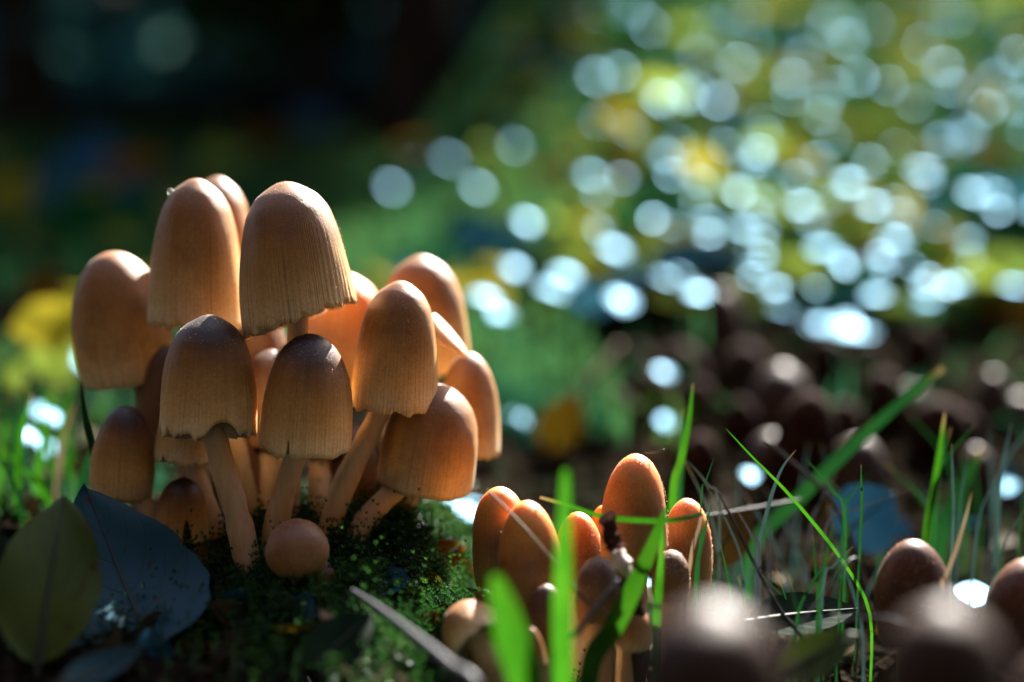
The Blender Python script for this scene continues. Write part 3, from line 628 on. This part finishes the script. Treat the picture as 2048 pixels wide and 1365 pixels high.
# ------------------------------------------------------------------ twig with a crust of fungus
tw = [W(1215, 1035, .352), W(1225, 1075, .351), W(1238, 1110, .351), W(1250, 1145, .350), W(1262, 1185, .350), W(1275, 1240, .352)]
e = tw[-1]; tw.append(Vector((e.x, e.y, gz(e.x, e.y) - .002)))
path = smooth_path(tw, 36); o0 = path[-1].copy(); rr = np.random.default_rng(5)
v, f = tube([p - o0 + Vector(rr.normal(0, .00022, 3)) for p in path], [.0021 * (1 + .22 * rr.normal()) for _ in path], 10)
twig = mesh_obj('twig', v, f, TWIG, loc=o0, smooth=False); tag(twig, 'short dark bark twig wedged between the orange caps', 'twig')
cr = [W(1232, 1105, .347), W(1240, 1120, .346), W(1250, 1140, .346), W(1262, 1158, .346)]
v, f = tube([p - o0 for p in smooth_path(cr, 14)], [.0015 + .0008 * math.sin(i * .35) + .0003 * rr.normal() for i in range(len(smooth_path(cr, 14)))], 10)
tag(mesh_obj('fungus_crust', v, f, CRUST, twig), 'white crust on the dark twig')

# a drop of dew on the shoulder of the tall smooth cap
dm, nt, out = newmat('dew'); n = N(nt); p = n('ShaderNodeBsdfPrincipled', i_Roughness=0.12); p.inputs['Base Color'].default_value = (.9, .95, 1, 1)
p.inputs['Transmission Weight'].default_value = .8; p.inputs['IOR'].default_value = 1.33; n.link(p.outputs[0], out.inputs[0])
c = W(341, 384, .402); V, F = [(0, 0, .0009)], []
for i in range(1, 8):
    for k in range(12):
        a = math.pi * i / 8; V.append((.0009 * math.sin(a) * math.cos(k * .5236), .0009 * math.sin(a) * math.sin(k * .5236), .0009 * math.cos(a) * (.85 if i > 4 else 1)))
V.append((0, 0, -.00075))
F = [(0, 1 + k, 1 + (k + 1) % 12) for k in range(12)] + [(1 + i * 12 + k, 13 + i * 12 + k, 13 + i * 12 + (k + 1) % 12, 1 + i * 12 + (k + 1) % 12) for i in range(6) for k in range(12)] + [(85, 73 + (k + 1) % 12, 73 + k) for k in range(12)]
tag(mesh_obj('dew_drop', V, F, dm, loc=c), 'tiny glistening drop on the shoulder of the tall smooth brown cap', 'dew drop')

# ------------------------------------------------------------------ leaves
def leaf_geo(length, width, curl=0.25, cup=0.2, nu=18, nv=8, shape='ovate', seed=0, wavy=0.0):
    r_ = np.random.default_rng(seed); V, F, U, VV = [], [], [], []; p1, p2 = r_.uniform(0, 6, 2)
    for i in range(nu + 1):
        u = i / nu
        w = {'ovate': (math.sin(math.pi * u ** .75)) ** .8, 'broad': (max(0, math.sin(math.pi * (u ** 0.55)))) ** .75, 'lance': math.sin(math.pi * u ** .9) ** 1.1}[shape] * .5 * width
        w = max(w, width * .006) * (1 + .022 * math.sin(u * 23 + p1) + .016 * math.sin(u * 47 + p2))
        for j in range(nv + 1):
            q = j / nv * 2 - 1
            z = curl * length * (u - .5) ** 2 * -1 + cup * w * (abs(q) ** 1.4) + wavy * length * math.sin(u * 9 + p1 + q * 2) * abs(q) + wavy * .6 * length * math.sin(u * 5 + p2)
            V.append((q * w, (u - .5) * length, z)); U.append(u); VV.append(q)
    for i in range(nu):
        for j in range(nv):
            a = i * (nv + 1) + j; F.append((a, a + 1, a + nv + 2, a + nv + 1))
    return V, F, U, VV

def frame_from(tip, base, normal):
    y = (tip - base).normalized(); z = (normal - y * normal.dot(y)).normalized(); x = y.cross(z)
    return Matrix((x, y, z)).transposed()

def big_leaf(base, tip, wpx, label, mat, shape, seed, nrm, **kw):
    b, t = W(*base), W(*tip); ln = (t - b).length; wd = wpx / FPX * (base[2] + tip[2]) / 2
    V, F, U, VV = leaf_geo(ln, wd, nu=30, nv=16, shape=shape, seed=seed, **kw)
    M = frame_from(t, b, nrm); c = (b + t) / 2
    o = mesh_obj('leaf', V, F, mat, attrs={'u': ('FLOAT', U), 'v': ('FLOAT', VV)}); o.location = c; o.rotation_euler = M.to_euler()
    tag(o, label, 'leaf', 'big fallen leaves beside the big cluster')
    nv = 16; rib = [Vector(V[i * 17 + 8]) + Vector((0, 0, .0002)) for i in range(0, 31)]
    rib = [rib[0] * 2.2 - rib[3] * 1.2] + rib
    v, f = tube(rib, [max(.00018, .0008 * (1 - i / 32)) for i in range(32)], 8); mesh_obj('midrib', v, f, RIB, o)
    return o
tocam = -FWD
big_leaf((310, 1318, .345), (175, 985, .385), 300, 'big broad leaf tinted skylight blue, leaning on the foot of the big cluster', LEAF_BIG_SKYTINT, 'broad', 3, Vector((.15, -.75, .75)), curl=-.16, cup=.18, wavy=.022)
big_leaf((75, 1325, .325), (128, 985, .352), 200, 'olive green pointed leaf standing before the bluish leaf', LEAF_BIG_OLIVE, 'ovate', 5, Vector((.25, -.9, .4)), curl=.16, cup=.32, wavy=.022)
big_leaf((20, 1330, .33), (-60, 1010, .34), 160, 'dark curled leaf edge beside the olive leaf', LEAF_DARK, 'ovate', 8, Vector((.5, -.8, .4)), curl=.10, cup=.3, wavy=.02)
big_leaf((395, 1290, .352), (465, 1225, .372), 70, 'small dull leaf tucked under the bluish leaf', LEAF_BIG_OLIVE, 'ovate', 9, Vector((0, -.5, .8)), curl=.1, cup=.2)
big_leaf((610, 1350, .322), (745, 1225, .332), 120, 'dark green leaf lying in front of the button mushroom', LEAF_DARK, 'ovate', 11, Vector((-.1, -.8, .6)), curl=.2, cup=.2, wavy=.02)
big_leaf((130, 1380, .31), (290, 1300, .32), 90, 'shaded lilac grey leaf curled on the dark soil', LEAF_BIG_SKYTINT, 'ovate', 12, Vector((0, -.3, .9)), curl=-.35, cup=.35)
big_leaf((870, 1130, .405), (930, 1085, .409), 60, 'orange brown leaf scrap lying in the moss', LEAF_ORANGE, 'ovate', 13, Vector((.2, -.6, .7)), curl=.4, cup=.3, wavy=.05)
big_leaf((1085, 900, .615), (1165, 790, .622), 105, 'yellow leaf standing on edge below the brown straw', LEAF_OCHRE, 'ovate', 14, Vector((.5, -.8, .3)), curl=.15, cup=.2)
big_leaf((1420, 1130, .42), (1500, 1010, .424), 90, 'yellow brown leaf half hidden in the open grass', LEAF_BROWN, 'ovate', 15, Vector((-.2, -1, .1)), curl=.2, cup=.2)
big_leaf((1500, 1240, .36), (1720, 1215, .38), 90, 'flat dark purple brown leaf on the ground between the caps', LEAF_DARK, 'ovate', 16, Vector((-.1, -.6, .5)), curl=.1, cup=.15)
big_leaf((1560, 1350, .318), (1720, 1265, .322), 90, 'olive brown leaf lying between the two large dark caps', LEAF_BIG_OLIVE, 'ovate', 17, Vector((-.2, -.8, .5)), curl=.2, cup=.25, wavy=.03)
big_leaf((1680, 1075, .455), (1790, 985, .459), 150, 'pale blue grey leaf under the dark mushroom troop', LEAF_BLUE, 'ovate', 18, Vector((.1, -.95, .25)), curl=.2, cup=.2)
big_leaf((25, 830, .635), (150, 660, .645), 130, 'yellow green leaf in shade beyond the egg-capped mushroom', LEAF_LIME, 'ovate', 19, Vector((.2, -.8, .5)), curl=.2, cup=.2)

# small leaves of the litter: shared meshes, each leaf an object
HALF = (SUN + Vector((0, -math.cos(R(5)), math.sin(R(5))))).normalized()
leaf_meshes = {}
def litter(kind, px, py, size, nrm, label, group, lift=.004, at=None):
    nm_ = 'wet_leaf' if kind == 'wet' else 'leaf_scrap' if 'scrap' in label else 'fallen_leaf'
    p_, d = G(px, py)
    if p_ is not None and lift > .012:
        q_, _d = G(px, py + lift / d * FPX); p_ = q_ or p_
    if p_ is None: return
    mats = dict(yellow=LEAF_YELLOW, lime=LEAF_LIME, orange=LEAF_ORANGE, blue=LEAF_BLUE, green=LEAF_GREEN, wet=LEAF_WET, brown=LEAF_BROWN, ochre=LEAF_OCHRE)
    var = int(rng.integers(3)); key = (kind, var, nm_)
    if key not in leaf_meshes:
        V, F, U, VV = leaf_geo(1, .62 + .1 * var, curl=[.12, .25, .18][var], cup=.12 if kind == 'wet' else .25, nu=8, nv=6, shape=['ovate', 'broad', 'ovate'][var], seed=var, wavy=.0 if kind == 'wet' else .03)
        o = mesh_obj(nm_, V, F, mats[kind], attrs={'u': ('FLOAT', U), 'v': ('FLOAT', VV)}); leaf_meshes[key] = o.data
    else:
        o = bpy.data.objects.new(nm_, leaf_meshes[key]); COL.objects.link(o)
    if kind == 'wet':
        nrm = nrm - HALF + (SUN + (CAMP - p_).normalized()).normalized()
    nrm = nrm.normalized(); a = rng.uniform(0, 6.283); t = Vector((math.cos(a), math.sin(a), 0)); t = (t - nrm * t.dot(nrm)).normalized()
    o.rotation_euler = Matrix((t.cross(nrm), t, nrm)).transposed().to_euler()
    sz = size; o.scale = (sz, sz, sz); o.location = p_ + Vector((0, 0, lift))
    tag(o, label, 'leaf', group); return o

def rnd_n(base, s): return (Vector(base) + Vector(rng.normal(0, s, 3))).normalized()
LB = {'yellow': 'yellow fallen leaf on the sunlit bank', 'lime': 'lime green fallen leaf on the sunlit bank', 'orange': 'orange brown fallen leaf on the sunlit bank', 'blue': 'blue grey fallen leaf on the sunlit bank',
      'green': 'dark green fallen leaf on the sunlit bank', 'wet': 'small wet leaf glinting in the sun on the bank'}
def scatter(n, x0, x1, y0, y1, mix, label_of, grp, smin, smax, lift=.01):
    kinds, pr = zip(*mix.items()); pr = np.array(pr) / sum(pr)
    for _ in range(n):
        k = str(rng.choice(kinds, p=pr))
        litter(k, rng.uniform(x0, x1), rng.uniform(y0, y1), rng.uniform(smin, smax), rnd_n((0, -.25, .85), .28), label_of[k], grp + ': ' + k, lift)
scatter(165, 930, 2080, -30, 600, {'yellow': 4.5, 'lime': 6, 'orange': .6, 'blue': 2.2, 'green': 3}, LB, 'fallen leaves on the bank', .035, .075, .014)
L2 = {k: v.replace('on the sunlit bank', 'on the shaded ground under the trees') for k, v in LB.items()}
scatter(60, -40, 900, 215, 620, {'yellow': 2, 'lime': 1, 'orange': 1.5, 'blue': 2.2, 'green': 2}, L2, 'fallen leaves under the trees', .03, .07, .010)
GL = [(1503, 42), (1905, 40), (1690, 85), (1475, 135), (1600, 120), (1880, 140), (1985, 165), (1320, 205), (1580, 165), (1030, 300), (1180, 360), (1515, 330), (1935, 280), (785, 390), (1055, 455), (955, 385),
      (1700, 375), (1840, 350), (1600, 420), (1940, 395), (1225, 505), (1030, 545), (1130, 560), (970, 610), (1105, 590), (1240, 610), (1480, 465), (1680, 530), (1790, 485), (830, 340), (1080, 130), (1300, 60), (1260, 30),
      (1330, 320), (2020, 580), (1000, 640), (1745, 420), (1410, 450), (1640, 505), (1850, 610), (1750, 600), (1130, 20), (2030, 120), (1200, 470), (900, 330)]
for i, (px, py) in enumerate(GL):                          # wet leaves tilted so their faces throw the sun at the camera
    litter('wet', px, py, rng.uniform(.013, .019), rnd_n(HALF, .03), LB['wet'], 'wet glinting leaves on the bank', lift=.034)
for _ in range(105):
    py = rng.uniform(-20, 640); px = rng.uniform(1180, 2070)
    litter('wet', px, py, rng.uniform(.008, .014), rnd_n(HALF, .06), LB['wet'], 'wet glinting leaves on the bank', lift=.030)
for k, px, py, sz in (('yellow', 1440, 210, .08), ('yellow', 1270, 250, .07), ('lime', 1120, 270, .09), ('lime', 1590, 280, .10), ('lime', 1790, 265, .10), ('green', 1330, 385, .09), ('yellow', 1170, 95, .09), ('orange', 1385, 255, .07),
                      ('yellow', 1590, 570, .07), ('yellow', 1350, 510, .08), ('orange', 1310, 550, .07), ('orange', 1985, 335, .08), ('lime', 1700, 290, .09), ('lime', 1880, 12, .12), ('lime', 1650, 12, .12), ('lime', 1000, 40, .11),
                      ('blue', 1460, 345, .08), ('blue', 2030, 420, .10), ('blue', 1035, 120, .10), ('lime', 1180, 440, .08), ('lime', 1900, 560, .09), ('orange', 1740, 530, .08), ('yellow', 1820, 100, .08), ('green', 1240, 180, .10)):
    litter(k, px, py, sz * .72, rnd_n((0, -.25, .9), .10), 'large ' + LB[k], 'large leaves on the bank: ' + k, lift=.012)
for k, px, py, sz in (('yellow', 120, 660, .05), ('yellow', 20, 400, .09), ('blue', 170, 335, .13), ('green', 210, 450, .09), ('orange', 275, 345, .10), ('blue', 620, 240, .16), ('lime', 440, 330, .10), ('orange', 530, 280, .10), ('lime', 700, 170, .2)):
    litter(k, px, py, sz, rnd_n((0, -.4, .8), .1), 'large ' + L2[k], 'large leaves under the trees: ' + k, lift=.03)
for (px, py, s, lf) in ((1700, 690, .032, .01), (1630, 680, .022, .01), (1990, 1000, .02, .006), (145, 765, .022, .012), (85, 870, .011, .01), (110, 890, .011, .01), (60, 925, .011, .01), (95, 950, .012, .01),
                (60, 790, .015, .01), (1040, 880, .014, .01), (920, 1040, .016, .004), (950, 1030, .012, .004), (1600, 860, .014, .02), (1500, 1000, .01, .01), (1230, 610, .016, .015), (470, 310, .016, .01), (490, 340, .016, .01), (1325, 750, .012, .02),
                (1330, 885, .012, .01), (1280, 1240, .008, .012), (1940, 1195, .018, .02)):
    litter('wet', px, py, s, rnd_n(HALF, .03), 'wet leaf glinting in the sun low among the mushrooms', 'wet glinting leaves among the mushrooms', lift=lf)

for (n_, x0, x1, y0, y1, lab, grp) in ((46, -20, 1000, 1120, 1360, 'small brown dead leaf scrap on the soil around the big cluster', 'dead leaf scraps around the big cluster'),
                                       (22, -20, 200, 880, 1080, 'small brown dead leaf scrap in the grass beyond the two big leaves', 'dead leaf scraps beyond the two big leaves'),
                                       (40, 1000, 2060, 900, 1330, 'small brown dead leaf scrap in the hollow with the dark mushrooms', 'dead leaf scraps in the hollow')):
    for _ in range(n_):
        litter(['brown', 'brown', 'ochre', 'brown', 'blue'][int(rng.integers(5))], rng.uniform(x0, x1), rng.uniform(y0, y1), rng.uniform(.008, .022), rnd_n((0, -.3, .8), .35), lab, grp, lift=.002)

# ------------------------------------------------------------------ moss, lawn, crumbs: countless, each one mesh
def blades_stuff(name, label, pos, hgt, wid, mat, bend=.5, segs=3, cat='grass', spread=1.0):
    n_ = len(pos); a = rng.uniform(0, 6.283, n_); b = a + rng.normal(0, .6, n_) ; tilt = np.abs(rng.normal(0, bend, n_)) * hgt
    dirv = np.stack([np.cos(b), np.sin(b), np.zeros(n_)], 1); side = np.stack([-np.sin(a), np.cos(a), np.zeros(n_)], 1)
    V = []; 
    for k in range(segs + 1):
        t = k / segs; c = pos + dirv * (tilt * t * t)[:, None] + np.array([0, 0, 1]) * (hgt * (t - .25 * t * t * np.clip(tilt / hgt, 0, 2.2)))[:, None]
        w = wid * (1 - t) ** .6 * .5 + 1e-5
        V += [c - side * w[:, None], c + side * w[:, None]]
    V = np.stack(V, 1).reshape(-1, 3); m_ = 2 * (segs + 1); b0 = np.arange(n_)[:, None] * m_; F = []
    for k in range(segs): F.append(np.concatenate([b0 + 2 * k, b0 + 2 * k + 1, b0 + 2 * k + 3, b0 + 2 * k + 2], 1))
    return tag(mesh_obj(name, V, np.concatenate(F), mat), label, cat, kind='stuff')
def onground(x, y, dz=-.001): return np.stack([x, y, ground_z(x, y) + dz], 1)
# lawn on and beyond the bank
yy = .62 + 3.2 * rng.uniform(0, 1, 42000) ** 1.7; xx = rng.uniform(-.55, .6, 42000) * (yy + .35)
keep = ((xx > -.12) | (yy > .9)) & ~((xx > .05) & (yy < .84) & (rng.uniform(0, 1, 42000) < .93))
xx, yy = xx[keep], yy[keep]
blades_stuff('lawn_grass', 'short lawn grass covering the bank behind the mushrooms', onground(xx, yy), rng.uniform(.012, .035, len(xx)), rng.uniform(.002, .0042, len(xx)), LAWN, .8)
# ragged grass by the big leaves
x2 = rng.uniform(-.30, -.115, 1500); y2 = rng.uniform(.42, .75, 1500)
blades_stuff('ragged_grass', 'ragged short grass beside the big mushroom cluster', onground(x2, y2), rng.uniform(.006, .022, 1500), rng.uniform(.001, .0022, 1500), LAWN, .7)
# moss shoots
def moss(n_, cx, cy, sx, sy, seed):
    r_ = np.random.default_rng(seed); x = r_.normal(cx, sx, n_); y = r_.normal(cy, sy, n_); return x, y
mx, my = [], []
for (px, d, sx, sy, n_) in ((800, .40, .016, .022, 1500), (860, .37, .018, .02, 1500), (600, .37, .03, .016, 1500), (760, .345, .02, .014, 1600), (500, .365, .02, .012, 700), (900, .45, .03, .03, 1400), (620, .40, .012, .010, 500), (1050, .43, .03, .03, 800), (980, .40, .012, .02, 600)):
    q = W(px, 1100, d); a, b = moss(n_, q.x, q.y, sx, sy, px); mx.append(a); my.append(b)
mx = np.concatenate(mx); my = np.concatenate(my)
V, F = [], []
for i, (x, y) in enumerate(zip(mx, my)):
    h = rng.uniform(.002, .0055) * (1.0 + 1.3 * (rng.uniform() < .03)) * (1.2 + np.sin(x * 420) * np.sin(y * 380)); z = gz(x, y); lx, ly = rng.normal(0, .25, 2)
    for k in range(4):
        c = Vector((x + lx * h * (k + 1) / 4, y + ly * h * (k + 1) / 4, z + h * (k + 1) / 4)); a0 = rng.uniform(0, 6)
        for q in range(5):
            a = a0 + q * 1.2566; l = .0012 * (1.2 - .2 * k); dx, dy = math.cos(a), math.sin(a); w = .00028; j = len(V)
            V += [c + Vector((-dy * w, dx * w, 0)), c + Vector((dy * w, -dx * w, 0)), c + Vector((dx * l, dy * l, l * (.45 + .3 * k)))]; F.append((j, j + 1, j + 2))
tag(mesh_obj('moss', V, F, MOSS, smooth=False), 'low green moss around the feet of the mushrooms', 'moss', kind='stuff')
# crumbs of dead litter
V, F = [], []
for i in range(5200):
    x = rng.uniform(-.22, .24); y = rng.uniform(.22, .75); z = gz(x, y); s = rng.uniform(.0008, .0035); l = s * rng.uniform(1, 5); a = rng.uniform(0, 6.28); tl = rng.normal(0, .35)
    dx, dy = math.cos(a), math.sin(a); c = Vector((x, y, z + s * .3)); ax = Vector((dx, dy, tl)) * l; sx_ = Vector((-dy, dx, rng.normal(0, .3))) * s * .6; up = Vector((0, 0, s * .35)); j = len(V)
    V += [c - ax - sx_, c - ax * .8 + sx_, c + ax * .9 + sx_, c + ax - sx_ * .6, c - ax * .5 + up, c + ax * .6 + up]
    F += [(j, j + 1, j + 4), (j + 1, j + 2, j + 5, j + 4), (j + 2, j + 3, j + 5), (j + 3, j, j + 4, j + 5), (j, j + 3, j + 2, j + 1)]
tag(mesh_obj('litter_crumbs', V, F, DEBRIS, smooth=False), 'dark crumbs of bark and dead leaf on the soil', 'litter', kind='stuff')

# ------------------------------------------------------------------ trees and shrubs behind
def tree(x, y, h, tr, crown_r, crown_c, label, mat=CROWN, nleaf=5000, lsz=.07, seed=0, group='trees and shrubs behind the bank', squash=.8, cat='tree', name='tree'):
    r_ = np.random.default_rng(seed); z0 = gz(x, y) - .03; root = tag(empty(name, (x, y, z0)), label, cat, group)
    pts = [Vector((0.05 * math.sin(i * 1.1 + seed) * i / 6 * h * .25, .04 * math.cos(i * 1.3 + seed) * i / 6 * h * .25, h * i / 7)) for i in range(8)]
    v, f = tube(smooth_path(pts, 28), [tr * (1.25 - .85 * i / 28) * (1.35 if i == 0 else 1) for i in range(29)], 14)
    trunk = mesh_obj('trunk', v, f, BARK, root)
    cents = []
    for k in range(7):
        a = k * 2.4 + seed; t = .4 + .08 * k; s = pts[0].lerp(pts[-1], t); s = pts[min(7, int(t * 7))]
        e = Vector((math.cos(a) * crown_r * .75, math.sin(a) * crown_r * .75, crown_c + crown_r * squash * (k / 7 - .35)))
        v, f = tube(bez(s, s.lerp(e, .4) + Vector((0, 0, .08 * h)), s.lerp(e, .8), e, 8), [tr * .42 * (1 - .8 * i / 8) for i in range(9)], 8)
        mesh_obj('limb', v, f, BARK, root); cents.append(e)
    cl = []
    for k in range(34):
        u = r_.normal(size=3); u /= np.linalg.norm(u); rad = crown_r * r_.uniform(.35, 1) ** .6
        cl.append((u[0] * rad, u[1] * rad, crown_c + u[2] * rad * squash))
    cl = np.array(cl + [tuple(c) for c in cents]); idx = r_.integers(0, len(cl), nleaf)
    c = cl[idx] + r_.normal(0, crown_r * .17, (nleaf, 3)); a = r_.normal(size=(nleaf, 3)); a /= np.linalg.norm(a, axis=1)[:, None]
    b = np.cross(a, r_.normal(size=(nleaf, 3))); b /= np.linalg.norm(b, axis=1)[:, None]; s = (lsz * r_.uniform(.6, 1.3, nleaf))[:, None]
    V = np.stack([c - a * s, c + b * s * .5, c + a * s, c - b * s * .5], 1).reshape(-1, 3)
    mesh_obj('crown', V, np.arange(nleaf * 4).reshape(-1, 4), mat, root, smooth=False)
    return root
tree(-.21, 3.2, 3.0, .075, .75, 2.2, 'slim dark tree trunk standing where the bank meets the shade', seed=1, nleaf=9000)
tree(-1.55, 4.6, 2.6, .09, 1.15, 1.5, 'dark leafy tree beyond the shaded ground', seed=2, nleaf=5000)
tree(-.75, 5.6, 2.2, .07, .9, 1.1, 'yellow green shrub behind the slim dark trunk', CROWN_AUTUMN, seed=4, nleaf=6000, cat='shrub', name='shrub')
tree(.05, 4.9, 2.7, .08, .95, 1.95, 'tree with a high crown behind the slim dark trunk', seed=5, nleaf=9000)
tree(-.5, 6.6, 3.0, .09, 1.1, 2.0, 'tall dark tree before the hedge', seed=6, nleaf=8000)
for k, (x, y) in enumerate([(-6.5, 7), (-4.6, 7.6), (-2.4, 8.2), (-.4, 8.4), (1.8, 8.6), (4.0, 8.4), (6.2, 8.0), (8.2, 7.0)]):
    tree(x, y, 2.2, .08, 1.5, .85, 'dense dark shrub in the hedge closing off the lawn', HEDGE, seed=20 + k, nleaf=4500, lsz=.12, group='hedge shrubs', cat='shrub', name='hedge_shrub', squash=.95)
# unseen trees added behind the camera to block low sky and bounce warm fill
for k, (x, y) in enumerate([(-4.2, .2), (-3.9, -2.0), (-2.2, -3.4), (-.2, -3.8), (1.8, -3.6), (3.6, -2.4), (4.6, -.4)]):
    tree(x, y, 5.2, .16, 1.9, 2.7, 'unseen golden tree added to block low sky and bounce warm fill', FILL_GOLD, seed=40 + k, nleaf=9000, lsz=.17, group='unseen fill trees added behind the camera', squash=1.15)
